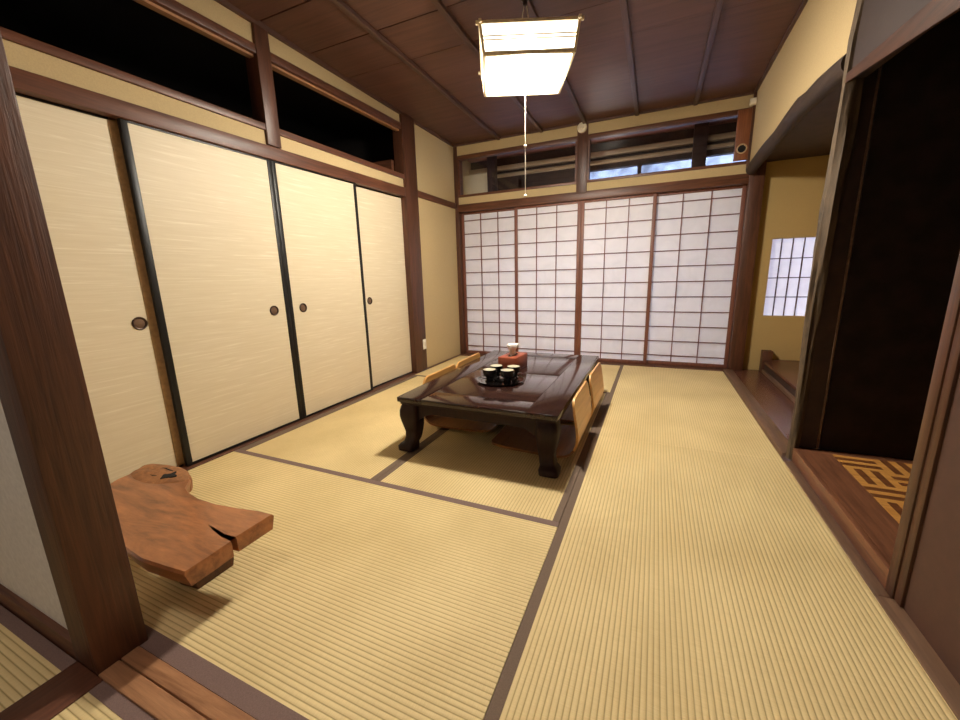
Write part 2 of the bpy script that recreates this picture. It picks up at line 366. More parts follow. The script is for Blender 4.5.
# dark room seen through the openings
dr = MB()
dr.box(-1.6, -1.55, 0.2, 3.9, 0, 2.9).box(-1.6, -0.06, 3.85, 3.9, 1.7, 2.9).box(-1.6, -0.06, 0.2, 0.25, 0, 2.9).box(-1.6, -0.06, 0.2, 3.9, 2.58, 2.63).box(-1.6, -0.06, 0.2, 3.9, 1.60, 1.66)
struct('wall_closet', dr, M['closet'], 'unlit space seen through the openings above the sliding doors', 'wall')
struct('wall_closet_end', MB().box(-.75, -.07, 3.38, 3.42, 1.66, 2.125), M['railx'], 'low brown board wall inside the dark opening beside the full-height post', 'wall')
struct('light_shield', MB().box(-1.85, 4.25, -2.85, 5.7, 2.86, 2.9).box(-1.85, -1.8, -2.85, 4.66, -.12, 2.86).box(4.2, 4.25, -2.85, 4.68, -.12, 2.86).box(-1.85, 4.25, -2.85, -2.8, -.12, 2.86).box(-1.8, -.27, 4.6, 4.66, -.12, 2.86).box(3.10, 4.2, 4.625, 4.675, 2.0, 2.86).box(AX, 4.2, 4.625, 4.675, -.12, 2.0).box(-.6, 3.4, 5.66, 5.7, 2.6, 2.86), M['dark'], 'unseen shell added over and around the rooms to keep sky light out', 'light_shield')  # added unseen shell, blocks sky light leaking in through attic gaps

def fusuma(n, y0, y1, x, stiles, label, pully, sw2=.030):
    """x: room-side face of the door; stiles: materials of its near and far edge"""
    d = thing('door_%d' % n, (x, (y0+y1)/2, 0.006), label, 'sliding door', 'cream sliding doors', 'structure')
    top = lambda y: nb(y)+.012
    sw = 0.030
    def slab(xa, xb, ya, yb, za, f, bev=0): return MB().hexa([(xa, ya, za), (xb, ya, za), (xb, yb, za), (xa, yb, za), (xa, ya, f(ya)), (xb, ya, f(ya)), (xb, yb, f(yb)), (xa, yb, f(yb))], bev)
    slab(x-.018, x-.005, y0+sw, y1-sw2, 0.018, lambda y: top(y)-.02).build('paper_panel', M['fusuma'], d)
    slab(x-.024, x, y0, y0+sw, 0.006, top, .002).build('stile', stiles[0], d)
    slab(x-.024, x, y1-sw2, y1, 0.006, top, .002).build('stile', stiles[1], d)
    slab(x-.024, x, y0+sw, y1-sw, 0.006, lambda y: .020, .002).build('bottom_rail', M['lacq'], d)
    slab(x-.024, x, y0+sw, y1-sw, 0.006, top, 0) if 0 else MB().hexa([(x-.024, y0+sw, top(y0)-.022), (x, y0+sw, top(y0)-.022), (x, y1-sw, top(y1)-.022), (x-.024, y1-sw, top(y1)-.022), (x-.024, y0+sw, top(y0)), (x, y0+sw, top(y0)), (x, y1-sw, top(y1)), (x-.024, y1-sw, top(y1))]).build('top_rail', M['lacq'], d)
    # recessed round finger pull
    zc = 0.815; px = x-.005
    def disc(prof, nm, m, par):
        mb = MB(); seg = 28
        mb.loft([[(px+dx, pully+r*math.cos(2*math.pi*k/seg), zc+r*math.sin(2*math.pi*k/seg)) for k in range(seg)] for r, dx in prof])
        return mb.build(nm, m, par)
    ring = disc([(0.033, -.002), (0.033, .004), (0.030, .006), (0.025, .004), (0.023, -.001)], 'finger_pull', M['pull'], d)
    disc([(0.0235, 0.0), (0.015, .0012), (0.004, .002)], 'pull_dish', M['pull2'], ring)
    return d
fusuma(1, 0.40, 1.195, -0.034, (M['brownlacq'], M['brownlacq']), 'cream sliding door nearest the big pillar, with a brown edge strip', 1.098, .060)
fusuma(2, 1.165, 1.965, 0.0, (M['lacq'], M['lacq']), 'cream sliding door second from the big pillar, black edges on both sides', 1.845)
fusuma(3, 1.966, 2.765, 0.0, (M['lacq'], M['lacq']), 'cream sliding door third from the big pillar, pull near its left edge', 2.085)
fusuma(4, 2.735, 3.49, -0.034, (M['lacq'], M['brownlacq']), 'cream sliding door farthest from the viewer, beside the full-height post', 2.862)

# ------------------------------------------------------------------ big pillar, grey wall
struct('pillar_near', MB().box(0.935, 1.05, 0.343, 0.458, 0.0, 2.75, 0.004), M['bigpost'], 'big weathered dark brown pillar in the left foreground', 'pillar')
struct('wall_front', MB().box(-0.1, 0.935, 0.362, 0.42, 0.05, 2.75), M['grey'], 'greyish white plaster wall left of the big pillar', 'wall')
struct('baseboard_front', MB().box(-0.1, 0.935, 0.345, 0.43, -0.02, 0.052, 0.003), M['railx'], 'brown board at the foot of the grey wall', 'baseboard')
struct('trim_13', MB().box(1.05, 3.04, 0.35, 0.45, 1.80, 1.92).box(1.05, 3.04, .37, .43, 1.92, 2.75), M['railx'], 'lintel over the opening the viewer looks through', 'lintel')
# shell of the room behind the viewer
sh = MB()
sh.box(-0.15, -0.1, -2.6, 0.42, -0.1, 2.75).box(-0.15, 3.2, -2.65, -2.6, -0.1, 2.75).box(3.09, 3.15, -2.6, 0.42, -0.1, 2.75)
struct('wall_rear', sh, M['grey'], 'plain plaster walls of the room behind the viewer', 'wall')
struct('ceiling_rear', MB().box(-0.15, 3.2, -2.65, 0.44, 2.75, 2.8), M['ceil'], 'board ceiling of the room behind the viewer', 'ceiling')

# ------------------------------------------------------------------ back wall
struct('trim_14', MB().box(-.06, 0.046, D-.012, D+.14, 0, H, 0.004), M['post'], 'dark post in the far left corner', 'post')
struct('trim_15', MB().box(1.475, 1.585, D-.016, D+.09, 1.86, H, 0.004), M['post'], 'short brown post between the two glass transoms', 'post')
struct('trim_16', MB().box(3.055, 3.175, D-.03, D+.14, 0, H, 0.004).box(3.022, 3.0545, D-.033, D, 1.90, H, .002).box(3.045, 3.10, D-.05, D-.031, 1.90, H, .002), M['post'], 'dark post at the right of the paper screens', 'post')
struct('trim_17', MB().box(0.04, 3.06, D-.012, D+.15, 1.79, 1.876, 0.003), M['railx'], 'brown lintel rail over the paper screens', 'lintel')
wb = MB()
wb.box(0.04, 1.48, D, D+.06, 1.872, 1.963).box(1.58, 3.06, D, D+.06, 1.872, 1.963)
wb.box(0.04, 1.48, D, D+.06, 2.425, H+.01).box(1.58, 3.06, D, D+.06, 2.425, H+.01)
struct('wall_back', wb, M['plaster'], 'tan plaster bands above and below the back transoms', 'wall')
def ranma(n, x0, x1, label):
    w = MB().box(x0, x1, D-.008, D+.07, 1.958, 1.985, .002).box(x0, x1, D-.008, D+.07, 2.385, 2.43, .002)
    w.box(x0, x0+.02, D, D+.07, 1.985, 2.385).box(x1-.02, x1, D, D+.07, 1.985, 2.385)
    o = struct('window_%d' % n, w, M['railx'], label, 'transom window')
    MB().box(x0+.02, x1-.02, D+.033, D+.037, 1.985, 2.385).build('pane', M['glass'], o)
ranma(1, 0.046, 1.475, 'left glass transom above the paper screens, looking into the corridor')
ranma(2, 1.585, 3.055, 'right glass transom above the paper screens, bright outside strip behind it')

def shoji(n, x0, x1, y, label):
    z0, z1 = 0.008, 1.80
    d = thing('door_%d' % n, ((x0+x1)/2, y, z0), label, 'paper screen', 'white paper lattice screens', 'structure')
    st, t = 0.036, 0.028
    MB().box(x0, x0+st, y, y+t, z0, z1, .002).build('stile', M['kumiko'], d)
    MB().box(x1-st, x1, y, y+t, z0, z1, .002).build('stile', M['kumiko'], d)
    MB().box(x0+st, x1-st, y, y+t, z0, 0.044, .002).build('bottom_rail', M['kumiko'], d)
    MB().box(x0+st, x1-st, y, y+t, 1.765, z1, .002).build('top_rail', M['kumiko'], d)
    g = MB(); w = (x1-x0-2*st)/3
    for k in (1, 2): g.box(x0+st+k*w-.0045, x0+st+k*w+.0045, y+.003, y+.018, 0.042, 1.77)
    for k in range(11):
        z = 0.110+k*0.1582
        g.box(x0+st, x1-st, y+.004, y+.018, z-.0045, z+.0045)
    g.build('lattice', M['kumiko'], d)
    p = MB(); p.box(x0+st-.004, x1-st+.004, y+.0185, y+.0192, 0.040, 1.77)
    p.build('paper', M['shoji'], d)
shoji(5, 0.040, 0.793, D+.062, 'paper lattice screen in the far left corner')
shoji(6, 0.755, 1.524, D+.028, 'paper lattice screen second from the far left corner')
shoji(7, 1.526, 2.285, D+.028, 'paper lattice screen second from the right post')
shoji(8, 2.240, 3.060, D+.062, 'paper lattice screen beside the right post, wrinkled paper')

# corridor behind the screens
co_ = MB().box(-0.6, 3.4, 4.70, 5.75, -0.12, -0.04)
struct('floor_corridor', co_, M['alcovefloor'], 'board floor of the corridor behind the paper screens', 'floor')
struct('ceiling_corridor', MB().box(-0.6, 3.4, 4.62, 5.75, 2.63, 2.67), M['redboard'], 'red-brown board ceiling of the corridor seen through the transoms', 'ceiling')
cw = MB().box(-0.3, -0.25, 4.72, 5.7, -0.1, 2.7).box(-.25, .12, 5.34, 5.38, -.04, 2.40)
struct('wall_corridor_left', cw, M['plaster'], 'plaster end of the corridor seen through the left transom', 'wall')
struct('wall_corridor_right', MB().box(3.22, 3.27, 4.68, 5.7, -0.1, 2.7), M['dark'], 'dark end of the corridor behind the right post', 'wall')
fr = MB()
fr.box(-0.3, 3.3, 5.60, 5.68, 2.315, 2.70).box(-0.3, 3.3, 5.60, 5.68, -0.1, 0.30).box(-.3, 1.30, 5.6, 5.66, 2.10, 2.32)
for x in (-0.28, 0.5, 1.30, 2.05, 3.2): fr.box(x-.02, x+.025, 5.60, 5.66, 0.3, 2.32)
fr.box(-0.3, 3.3, 5.60, 5.66, 2.14, 2.19)
struct('wall_corridor_back', fr, M['dark'], 'dark framed outer wall of the corridor with a bright window strip', 'wall')
struct('window_3', MB().box(-0.26, 3.2, 5.628, 5.632, 0.3, 2.315), M['glass'], 'outer corridor glazing showing a bright strip through the right transom', 'window')
struct('trim_18', MB().box(-0.25, 3.22, 5.53, 5.60, 2.375, 2.41, .003), M['palerail'], 'lower pale rail on the corridor wall behind the transoms', 'rail')
struct('trim_19', MB().box(-0.25, 3.22, 5.53, 5.60, 2.455, 2.515, .003), M['palerail'], 'upper pale rail on the corridor wall behind the transoms', 'rail')
struct('trim_21', MB().box(2.62, 2.76, 5.42, 5.52, -0.04, 2.66, .003), M['dark'], 'dark corridor post seen through the right transom', 'post')
struct('trim_22', MB().box(0.13, 0.24, 5.3, 5.40, -0.04, 2.66, .003), M['dark'], 'dark corridor post seen through the left transom', 'post')

struct('wall_garden', MB().box(-4, 9, 8.0, 8.2, -.5, 3.3), M['earth'], 'dim garden wall outside the corridor windows', 'wall')
struct('ground_outside', MB().box(-4, 9, 5.76, 8.0, -.6, -.5), M['earth'], 'dim ground outside the corridor windows', 'ground')

# small fittings on the back wall
det = thing('smoke_detector', (1.524, D-.016, 2.497), 'round white detector on top of the short back post', 'smoke detector')
def ydisc(prof, cx, cz, y):
    seg = 32; mb = MB()
    return mb.loft([[(cx+r*math.cos(2*math.pi*k/seg), y-d, cz+r*math.sin(2*math.pi*k/seg)) for k in range(seg)] for r, d in prof])
ydisc([(0.050, 0), (0.050, .014), (0.046, .022), (0.036, .024), (0.034, .020), (0.02, .020), (.004, .021)], 1.524, 2.497, D-.016).build('housing', M['offwhite'], det)
ydisc([(0.020, .018), (0.019, .030), (0.012, .034), (0.003, .035)], 1.524, 2.497, D-.016).build('sensor_dome', M['offwhite'], det)
jb = thing('junction_box', (3.025, D-.03, 2.43), 'small white box at the top corner above the bored red-brown plank', 'junction box')
MB().box(2.992, 3.050, D-.060, D-.034, 2.432, 2.488, .005).build('body', M['offwhite'], jb)
MB().box(2.999, 3.043, D-.064, D-.059, 2.439, 2.481, .002).build('cover', M['white'], jb)
pk = thing('bored_plank', (2.975, D-.01, 1.985), 'upright red-brown plank with a round hole at the end of the right transom', 'plank')
MB().box(2.912, 3.0225, D-.040, D-.0078, 1.99, 2.415, .004).build('board', M['redwood'], pk)
rg = ydisc([(0.042, 0.0), (0.042, .008), (0.036, .010), (0.032, .004), (0.030, -.002)], 2.968, 2.085, D-.040).build('rim', M['palerail'], pk)
ydisc([(0.031, .001), (0.02, .002), (0.004, .0022)], 2.968, 2.085, D-.040).build('bore', M['hole'], rg)
ol = thing('wall_outlet', (0.011, 3.645, 0.25), 'small white socket low on the full-height post by the tan wall', 'outlet')
MB().box(0.020, 0.030, 3.615, 3.675, 0.235, 0.345, .003).build('cover_plate', M['white'], ol)
MB().box(0.029, 0.032, 3.633, 3.657, 0.265, 0.315, .001).build('socket', M['offwhite'], ol)

# ------------------------------------------------------------------ right side: alcove, natural post, second alcove, brown door
wk = MB()
ys = [2.45, 2.60, 2.82, 3.0, 3.14, 3.35, 3.63, 3.95, 4.306, 4.52]
zs = [1.930, 1.950, 1.974, 1.980, 2.000, 1.992, 1.972, 1.974, 1.960, 1.945]
wk.prism([(ys[0], H+.01)]+[(yy, zz-.03) for yy, zz in zip(ys, zs)]+[(ys[-1], H+.01)], XR, XR+.05, 'x')
struct('wall_right', wk, M['plaster'], 'tan hanging wall over the alcove at the right', 'wall')
bl = MB(); rr = [0.050, .048, .052, .050, .054, .050, .047, .052, .050, .050]
rings = []
for yy, zz, r in zip(ys, zs, rr):
    rings.append([(XR+.02+r*0.9*math.cos(2*math.pi*k/14), yy, zz-r+.004+r*math.sin(2*math.pi*k/14)) for k in range(14)])
bl.loft(rings)
struct('trim_23', bl, M['log'], 'wavy dark natural log under the tan hanging wall', 'beam')
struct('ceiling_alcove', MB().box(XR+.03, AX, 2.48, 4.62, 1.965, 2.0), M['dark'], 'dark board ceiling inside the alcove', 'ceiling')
wa = MB(); WX0, WX1, WZ0, WZ1 = 3.307, 3.74, 0.557, 1.283
wa.box(3.17, WX0, 4.62, 4.68, -.02, 2.0).box(WX1, AX, 4.62, 4.68, -.02, 2.0).box(WX0, WX1, 4.62, 4.68, -.02, WZ0).box(WX0, WX1, 4.62, 4.68, WZ1, 2.0)
wa.box(AX, AX+.05, 2.44, 4.68, -.02, 2.0)
struct('wall_alcove', wa, M['plaster2'], 'ochre plaster wall inside the alcove', 'wall')
win = MB()
for k in range(1, 5): win.box(WX0+k*.0866-.004, WX0+k*.0866+.004, 4.664, 4.676, WZ0, WZ1)
for z in (0.738, 0.92, 1.10): win.box(WX0, WX1, 4.663, 4.675, z-.004, z+.004)
wo = struct('window_4', win, M['post'], 'small paper lattice window in the ochre alcove wall', 'window', origin=(3.52, 4.67, WZ0))
MB().box(WX0-.01, WX1+.01, 4.677, 4.679, WZ0-.01, WZ1+.01).build('paper', M['shoji'], wo)
struct('floor_alcove', MB().box(3.085, AX, 2.47, 4.62, -0.06, 0.014), M['alcovefloor'], 'dark polished board floor of the alcove', 'floor')
struct('trim_24', MB().box(3.012, 3.09, 2.47, 4.55, -0.055, 0.020, .004), M['silly'], 'grey-brown front sill of the alcove', 'sill')
pf = thing('alcove_platform', (3.62, 3.55, 0.014), 'raised dark wooden shelf step inside the alcove below the lattice window', 'platform')
MB().box(3.335, AX-.002, 2.50, 4.528, 0.105, 0.132, .003).box(3.416, AX-.002, 4.528, 4.618, 0.105, 0.132, .001).build('top_board', M['alcovefloor'], pf)
MB().box(3.350, 3.372, 2.50, 4.524, 0.042, 0.105).build('riser', M['dark'], pf)
MB().box(3.330, 3.372, 2.50, 4.524, 0.014, 0.044, .003).build('front_rail', M['silly'], pf)
bk = MB().box(3.326, 3.408, 4.532, 4.617, 0.0145, 0.224, .004)
tag(bk.build('wood_block', M['post']), 'short upright dark wooden block at the back corner of the alcove step', 'block')
vs = MB().lathe([(0.026, .132), (0.036, .145), (0.040, .175), (0.030, .205), (0.014, .222), (0.012, .240), (.018, .248), (.012, .244), (.006, .23)], 3.50, 3.82, 24)
tag(vs.build('bud_vase', M['vase']), 'small dark red vase on the alcove step, half hidden by the rough post', 'vase')

# rough natural post
def interp(z, P):
    for (a, u), (b, v) in zip(P, P[1:]):
        if z <= b: return u+(v-u)*(z-a)/(b-a)
    return P[-1][1]
rings = []
random.seed(3)
for k in range(27):
    z = H*k/26
    t = z/H; r = interp(z, [(0, .022), (.69, .030), (1.57, .037), (1.9, .034), (2.1, .026), (2.56, .025)])
    cx, cyy = interp(z, [(0, 3.052), (.7, 3.060), (1.6, 3.066), (2.1, 3.056), (2.56, 3.056)])+0.004*math.sin(9*t), interp(z, [(0, 2.447), (.69, 2.483), (1.58, 2.444), (1.95, 2.435), (2.1, 2.405), (2.56, 2.40)])
    ring = []
    for j in range(18):
        a = 2*math.pi*j/18
        q = 1+0.13*math.sin(3*a+2.2*t*6)+0.10*math.sin(7*a-9*t)+random.uniform(-.06, .06)
        ring.append((cx+r*q*math.cos(a), cyy+r*q*math.sin(a), z))
    rings.append(ring)
struct('pillar_alcove', MB().loft(rings), M['toko'], 'rough grey-brown natural bark post between the two alcoves', 'post')
# dark partition and second alcove
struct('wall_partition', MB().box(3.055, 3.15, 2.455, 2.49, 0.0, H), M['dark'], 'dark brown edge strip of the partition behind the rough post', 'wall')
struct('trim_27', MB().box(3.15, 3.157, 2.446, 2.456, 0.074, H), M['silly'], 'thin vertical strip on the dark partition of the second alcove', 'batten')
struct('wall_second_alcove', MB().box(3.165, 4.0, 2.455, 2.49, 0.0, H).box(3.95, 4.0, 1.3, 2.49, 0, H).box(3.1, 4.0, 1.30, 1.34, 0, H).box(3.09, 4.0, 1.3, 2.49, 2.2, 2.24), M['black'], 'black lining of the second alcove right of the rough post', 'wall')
fb = thing('floor_second_alcove', (3.5, 1.95, 0), 'raised red-brown alcove floor with golden basket-weave inlay', 'alcove floor', None, 'structure')
MB().box(3.045, 3.068, 1.43, 2.425, 0.002, 0.072, .004).build('front_sill', M['kamachi'], fb)
MB().box(3.068, 3.95, 1.34, 2.455, 0.03, 0.070).build('border_board', M['kamachi'], fb)
pq = MB(); cell = 0.15; nst = 5
for i in range(5):
    for j in range(6):
        cx0, cy0 = 3.20+i*cell, 2.40-(j+1)*cell
        if cy0 < 1.34: continue
        for q in range(nst):
            a = q*cell/nst
            m = M['gold'] if q % 2 == 0 else M['pdark']
            if (i+j) % 2 == 0: pq.box(cx0, cx0+cell, cy0+a+.0006, cy0+a+cell/nst-.0006, 0.0702, 0.0725, 0, m)
            else: pq.box(cx0+a+.0006, cx0+a+cell/nst-.0006, cy0, cy0+cell, 0.0702, 0.0725, 0, m)
pq.build('parquet', None, fb)
# beam and panel over the second alcove, near door
b2 = MB().hexa([(3.030, 1.2, 1.610), (3.044, 1.2, 1.610), (3.044, 2.42, 1.792), (3.030, 2.42, 1.792), (3.030, 1.2, 1.728), (3.044, 1.2, 1.728), (3.044, 2.42, 1.829), (3.030, 2.42, 1.829)], .003)
struct('trim_25', b2, M['darkbeam'], 'sloping dark beam over the second alcove', 'beam')
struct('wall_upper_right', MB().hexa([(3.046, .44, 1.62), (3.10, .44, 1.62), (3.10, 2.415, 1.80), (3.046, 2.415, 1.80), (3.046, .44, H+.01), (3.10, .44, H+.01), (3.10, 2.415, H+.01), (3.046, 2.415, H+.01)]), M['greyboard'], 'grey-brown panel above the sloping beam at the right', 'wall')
struct('trim_26', MB().box(3.043, 3.13, 1.427, 1.470, 0.0, 1.72, .004), M['post'], 'brown door post between the second alcove and the near door', 'post')
nd = thing('door_9', (3.06, 0.92, 0.006), 'plain brown sliding door at the right edge', 'sliding door', None, 'structure')
MB().box(3.055, 3.075, 0.44, 1.392, 0.007, 1.76).build('panel', M['brownboard'], nd)
MB().box(3.047, 3.080, 1.392, 1.4265, 0.007, 1.76, .003).build('stile', M['post'], nd)
struct('wall_near_right', MB().box(3.10, 3.14, 0.40, 1.43, 0, H), M['dark'], 'dark backing wall behind the near brown door', 'wall')

# ------------------------------------------------------------------ low table
TX0, TX1, TY0, TY1, TZ = 0.985, 1.930, 1.79, 3.32, 0.33
tb_ = thing('low_table', ((TX0+TX1)/2, (TY0+TY1)/2, 0), 'low dark rosewood table with curved legs in the middle of the mats', 'table')
bw = 0.165
tp = MB()
tp.box(TX0, TX0+bw, TY0, TY1, TZ-.030, TZ, .004, M['table']).box(TX1-bw, TX1, TY0, TY1, TZ-.030, TZ, .004, M['table'])
tp.box(TX0+bw, TX1-bw, TY0, TY0+bw, TZ-.030, TZ, .004, M['tablex']).box(TX0+bw, TX1-bw, TY1-bw, TY1, TZ-.030, TZ, .004, M['tablex'])
ym = (TY0+TY1)/2
tp.box(TX0+bw, TX1-bw, TY0+bw, ym, TZ-.026, TZ-.0006, .003, M['table']).box(TX0+bw, TX1-bw, ym, TY1-bw, TZ-.026, TZ-.0006, .003, M['table'])
tp.build('tabletop', None, tb_)
MB().box(TX0+.012, TX1-.012, TY0+.012, TY1-.012, TZ-.046, TZ-.029, .004).build('moulding', M['tleg'], tb_)
def apron(a0, a1):     # outline of an apron board along its length, with curved shoulders at the legs
    zt, zm = TZ-.044, 0.232; L = []
    for k in range(9):
        t = k/8; L.append((a0+.10+.10*t, zm-.042*(1-math.sin(t*math.pi/2))))
    Rr = [(a1-(p-a0), z) for p, z in L][::-1]
    return [(a0+.09, zt), (a0+.09, 0.188)]+L+Rr+[(a1-.09, 0.188), (a1-.09, zt)]
MB().prism(apron(TX0+.02, TX1-.02), TY0+.035, TY0+.062, 'y').build('apron', M['tleg'], tb_)
MB().prism(apron(TX0+.02, TX1-.02), TY1-.062, TY1-.035, 'y').build('apron', M['tleg'], tb_)
MB().prism(apron(TY0+.02, TY1-.02), TX0+.035, TX0+.062, 'x').build('apron', M['tleg'], tb_)
MB().prism(apron(TY0+.02, TY1-.02), TX1-.062, TX1-.035, 'x').build('apron', M['tleg'], tb_)
def leg(sx, sy):
    cx = TX0+.068 if sx < 0 else TX1-.068; c2 = TY0+.068 if sy < 0 else TY1-.068
    prof = [(0.0016, .044, .036), (.006, .050, .040), (.030, .052, .040), (.042, .046, .034), (.050, .040, .022), (.060, .041, .016), (.080, .040, .008), (.11, .043, .004), (.145, .050, .006), (.18, .055, .010), (.21, .058, .013), (.245, .058, .012), (.27, .055, .007), (TZ-.044, .051, .002)]
    rings = []
    for z, h, o in prof:
        x, y = cx+sx*o*.6, c2+sy*o; ring = []
        for qx, qy in ((1, 1), (-1, 1), (-1, -1), (1, -1)):
            for k in range(4):
                a = math.atan2(qy, qx)-math.pi/4+k*math.pi/6; rc = h*.42
                ring.append((x+qx*(h-rc)+rc*math.cos(a), y+qy*(h-rc)+rc*math.sin(a), z))
        rings.append(ring)
    return MB().loft(rings).build('leg', M['tleg'], tb_, sharp=50)
for sx in (-1, 1):
    for sy in (-1, 1): leg(sx, sy)

# ------------------------------------------------------------------ zaisu: bent plywood legless chairs
prof = [(-.515, .034), (-.49, .030), (-.38, .020), (-.20, .014), (-.11, .016), (-.07, .024), (-.040, .040), (-.018, .066), (-.004, .104), (0.0, .15), (-.006, .20), (-.014, .25), (-.022, .30), (-.030, .352)]
def sheet(idx, w, corner):
    """bent ply sheet through profile points idx; the free end is rounded at its corners"""
    P = [Vector((prof[i][0], 0, prof[i][1])) for i in idx]
    Q = []                                   # refine
    for a, b in zip(P, P[1:]): Q += [a, a.lerp(b, .5)]
    Q.append(P[-1]); th = 0.013; top = []; bot = []
    end = -1 if corner == 'last' else 0
    cum = [0]
    for a, b in zip(Q, Q[1:]): cum.append(cum[-1]+(b-a).length)
    for i, p in enumerate(Q):
        d = (Q[min(i+1, len(Q)-1)]-Q[max(i-1, 0)]).normalized(); nrm = Vector((-d.z, 0, d.x))
        dist = (cum[-1]-cum[i]) if end == -1 else cum[i]
        R = .06 if end == -1 else .05; hw = w/2-(R-math.sqrt(max(0, R*R-(R-min(dist, R))**2)))*0.6
        row_t = []; row_b = []
        for k in range(9):
            yy = -hw+2*hw*k/8
            row_t.append(p+Vector((0, yy, 0))+nrm*th); row_b.append(p+Vector((0, yy, 0)))
        top.append([tuple(v) for v in row_t]); bot.append([tuple(v) for v in row_b])
    rings = [t+b[::-1] for t, b in zip(top, bot)]
    return MB().loft(rings)
def zaisu(label):
    t = thing('floor_chair', (0, 0, 0), label, 'floor chair', 'legless chairs at the low table')
    W = 0.468
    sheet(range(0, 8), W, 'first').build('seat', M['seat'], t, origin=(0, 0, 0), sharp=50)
    sheet(range(7, len(prof)), W, 'last').build('backrest', M['zaisu'], t, origin=(0, 0, 0), sharp=50)
    for a in (-.19, .165): MB().box(-.44, -.10, a, a+.025, 0.002, .019, .002).build('runner', M['zaisu'], t, origin=(0, 0, 0))
    return t
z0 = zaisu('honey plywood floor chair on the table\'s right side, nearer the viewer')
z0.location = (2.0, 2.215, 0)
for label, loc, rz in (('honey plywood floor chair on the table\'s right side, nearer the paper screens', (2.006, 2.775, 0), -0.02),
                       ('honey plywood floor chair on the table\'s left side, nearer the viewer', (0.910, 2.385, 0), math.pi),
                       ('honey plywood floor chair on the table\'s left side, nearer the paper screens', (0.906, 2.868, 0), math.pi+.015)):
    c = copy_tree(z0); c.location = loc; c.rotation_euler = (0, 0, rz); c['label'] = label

# ------------------------------------------------------------------ things on the table
tcx, tcy = 1.432, 2.315
tr = MB().lathe([(0.004, TZ+.004), (0.10, TZ+.0005), (0.128, TZ+.0005), (0.142, TZ+.005), (0.153, TZ+.014), (0.156, TZ+.014), (0.147, TZ+.008), (0.130, TZ+.007), (0.06, TZ+.007), (.004, TZ+.007)], tcx, tcy, 48)
tag(tr.build('serving_tray', M['tray']), 'round black lacquer tray holding the tea cups on the low table', 'tray')
def cup(x, y, where):
    zb = TZ+.0075
    sc = MB().lathe([(.004, zb), (.030, zb), (.031, zb+.004), (.022, zb+.012), (.024, zb+.018), (.050, zb+.024), (.056, zb+.030), (.054, zb+.031), (.040, zb+.026), (.004, zb+.025)], x, y, 32)
    tag(sc.build('cup_stand', M['tray']), 'black lacquer stand under the tea cup at the %s of the round tray' % where, 'saucer', 'cup stands on the round tray')
    zb += .0256
    t = thing('tea_cup', (x, y, zb), 'black tea cup at the %s of the round tray' % where, 'tea cup', 'tea cups on the round tray')
    MB().lathe([(.004, zb), (0.024, zb), (0.026, zb+.005), (0.038, zb+.014), (0.044, zb+.034), (0.0445, zb+.052), (0.043, zb+.054), (0.041, zb+.052), (0.0395, zb+.044)], x, y, 32, None, True).build('body', M['cup'], t)
    MB().lathe([(0.0405, zb+.0525), (0.0385, zb+.047), (0.035, zb+.045), (0.02, zb+.0445), (0.004, zb+.0445)], x, y, 32).build('inside_glaze', M['cupin'], t)
cup(1.378, 2.262, 'front left')
cup(1.492, 2.280, 'front right')
cup(1.378, 2.380, 'back left')
cup(1.496, 2.393, 'back right')
tz = thing('tissue_box', (1.393, 2.68, TZ), 'russet leather tissue box with a white tissue standing up, on the low table', 'tissue box')
tz.rotation_euler = (0, 0, -0.08)
MB().box(-.068, .068, -.118, .118, 0.0004, .102, .005).build('box', M['tissuebox'], tz, origin=(0, 0, 0)).location = (0, 0, 0)
sl = MB().prism([(.022*math.cos(a), .075*math.sin(a)) for a in [2*math.pi*k/24 for k in range(24)]], .1015, .1028).build('slot', M['hole'], tz, origin=(0, 0, 0)); sl.location = (0, 0, 0)
rings = []
for z, rx, ry, ox in ((.1026, .012, .034, 0), (.118, .012, .034, -.002), (.136, .018, .040, -.004), (.156, .036, .046, -.004), (.174, .044, .048, -.002), (.184, .040, .042, 0), (.186, .020, .022, 0), (.182, .002, .004, 0)):
    ring = []
    for k in range(28):
        a = 2*math.pi*k/28; q = 1+.13*math.sin(4*a+z*20)+.06*math.sin(7*a)
        ring.append((ox+rx*q*math.cos(a), ry*q*math.sin(a), z+.006*math.sin(3*a+1)*(.16 < z < .182)))
    rings.append(ring)
ts = MB().loft(rings).build('tissue', M['tissue'], tz, origin=(0, 0, 0)); ts.location = (0, 0, 0)

# ------------------------------------------------------------------ live-edge slab bench behind the pillar
ZT, TH = 0.222, 0.052
sl_ = thing('slab_bench', (0.85, 0.66, 0), 'live-edge orange-brown wood slab bench with a cracked end, beside the big pillar', 'bench')
def K(p, s=1.0): return p
top = [(0.34, .735), (.335, .80), (.36, .865), (.45, .90), (.52, .895), (.58, .875), (.64, .845), (.69, .80), (.735, .785), (.82, .772), (.92, .772), (1.02, .785), (1.10, .800), (1.172, .805),
       (1.172, .745), (1.172, .672), (1.12, .668), (1.06, .676), (1.02, .680), (1.06, .668), (1.12, .655), (1.178, .652),
       (1.182, .585), (1.184, .513), (1.10, .505), (1.00, .498), (.92, .505), (.80, .520), (.66, .53), (.52, .55), (.42, .60)]
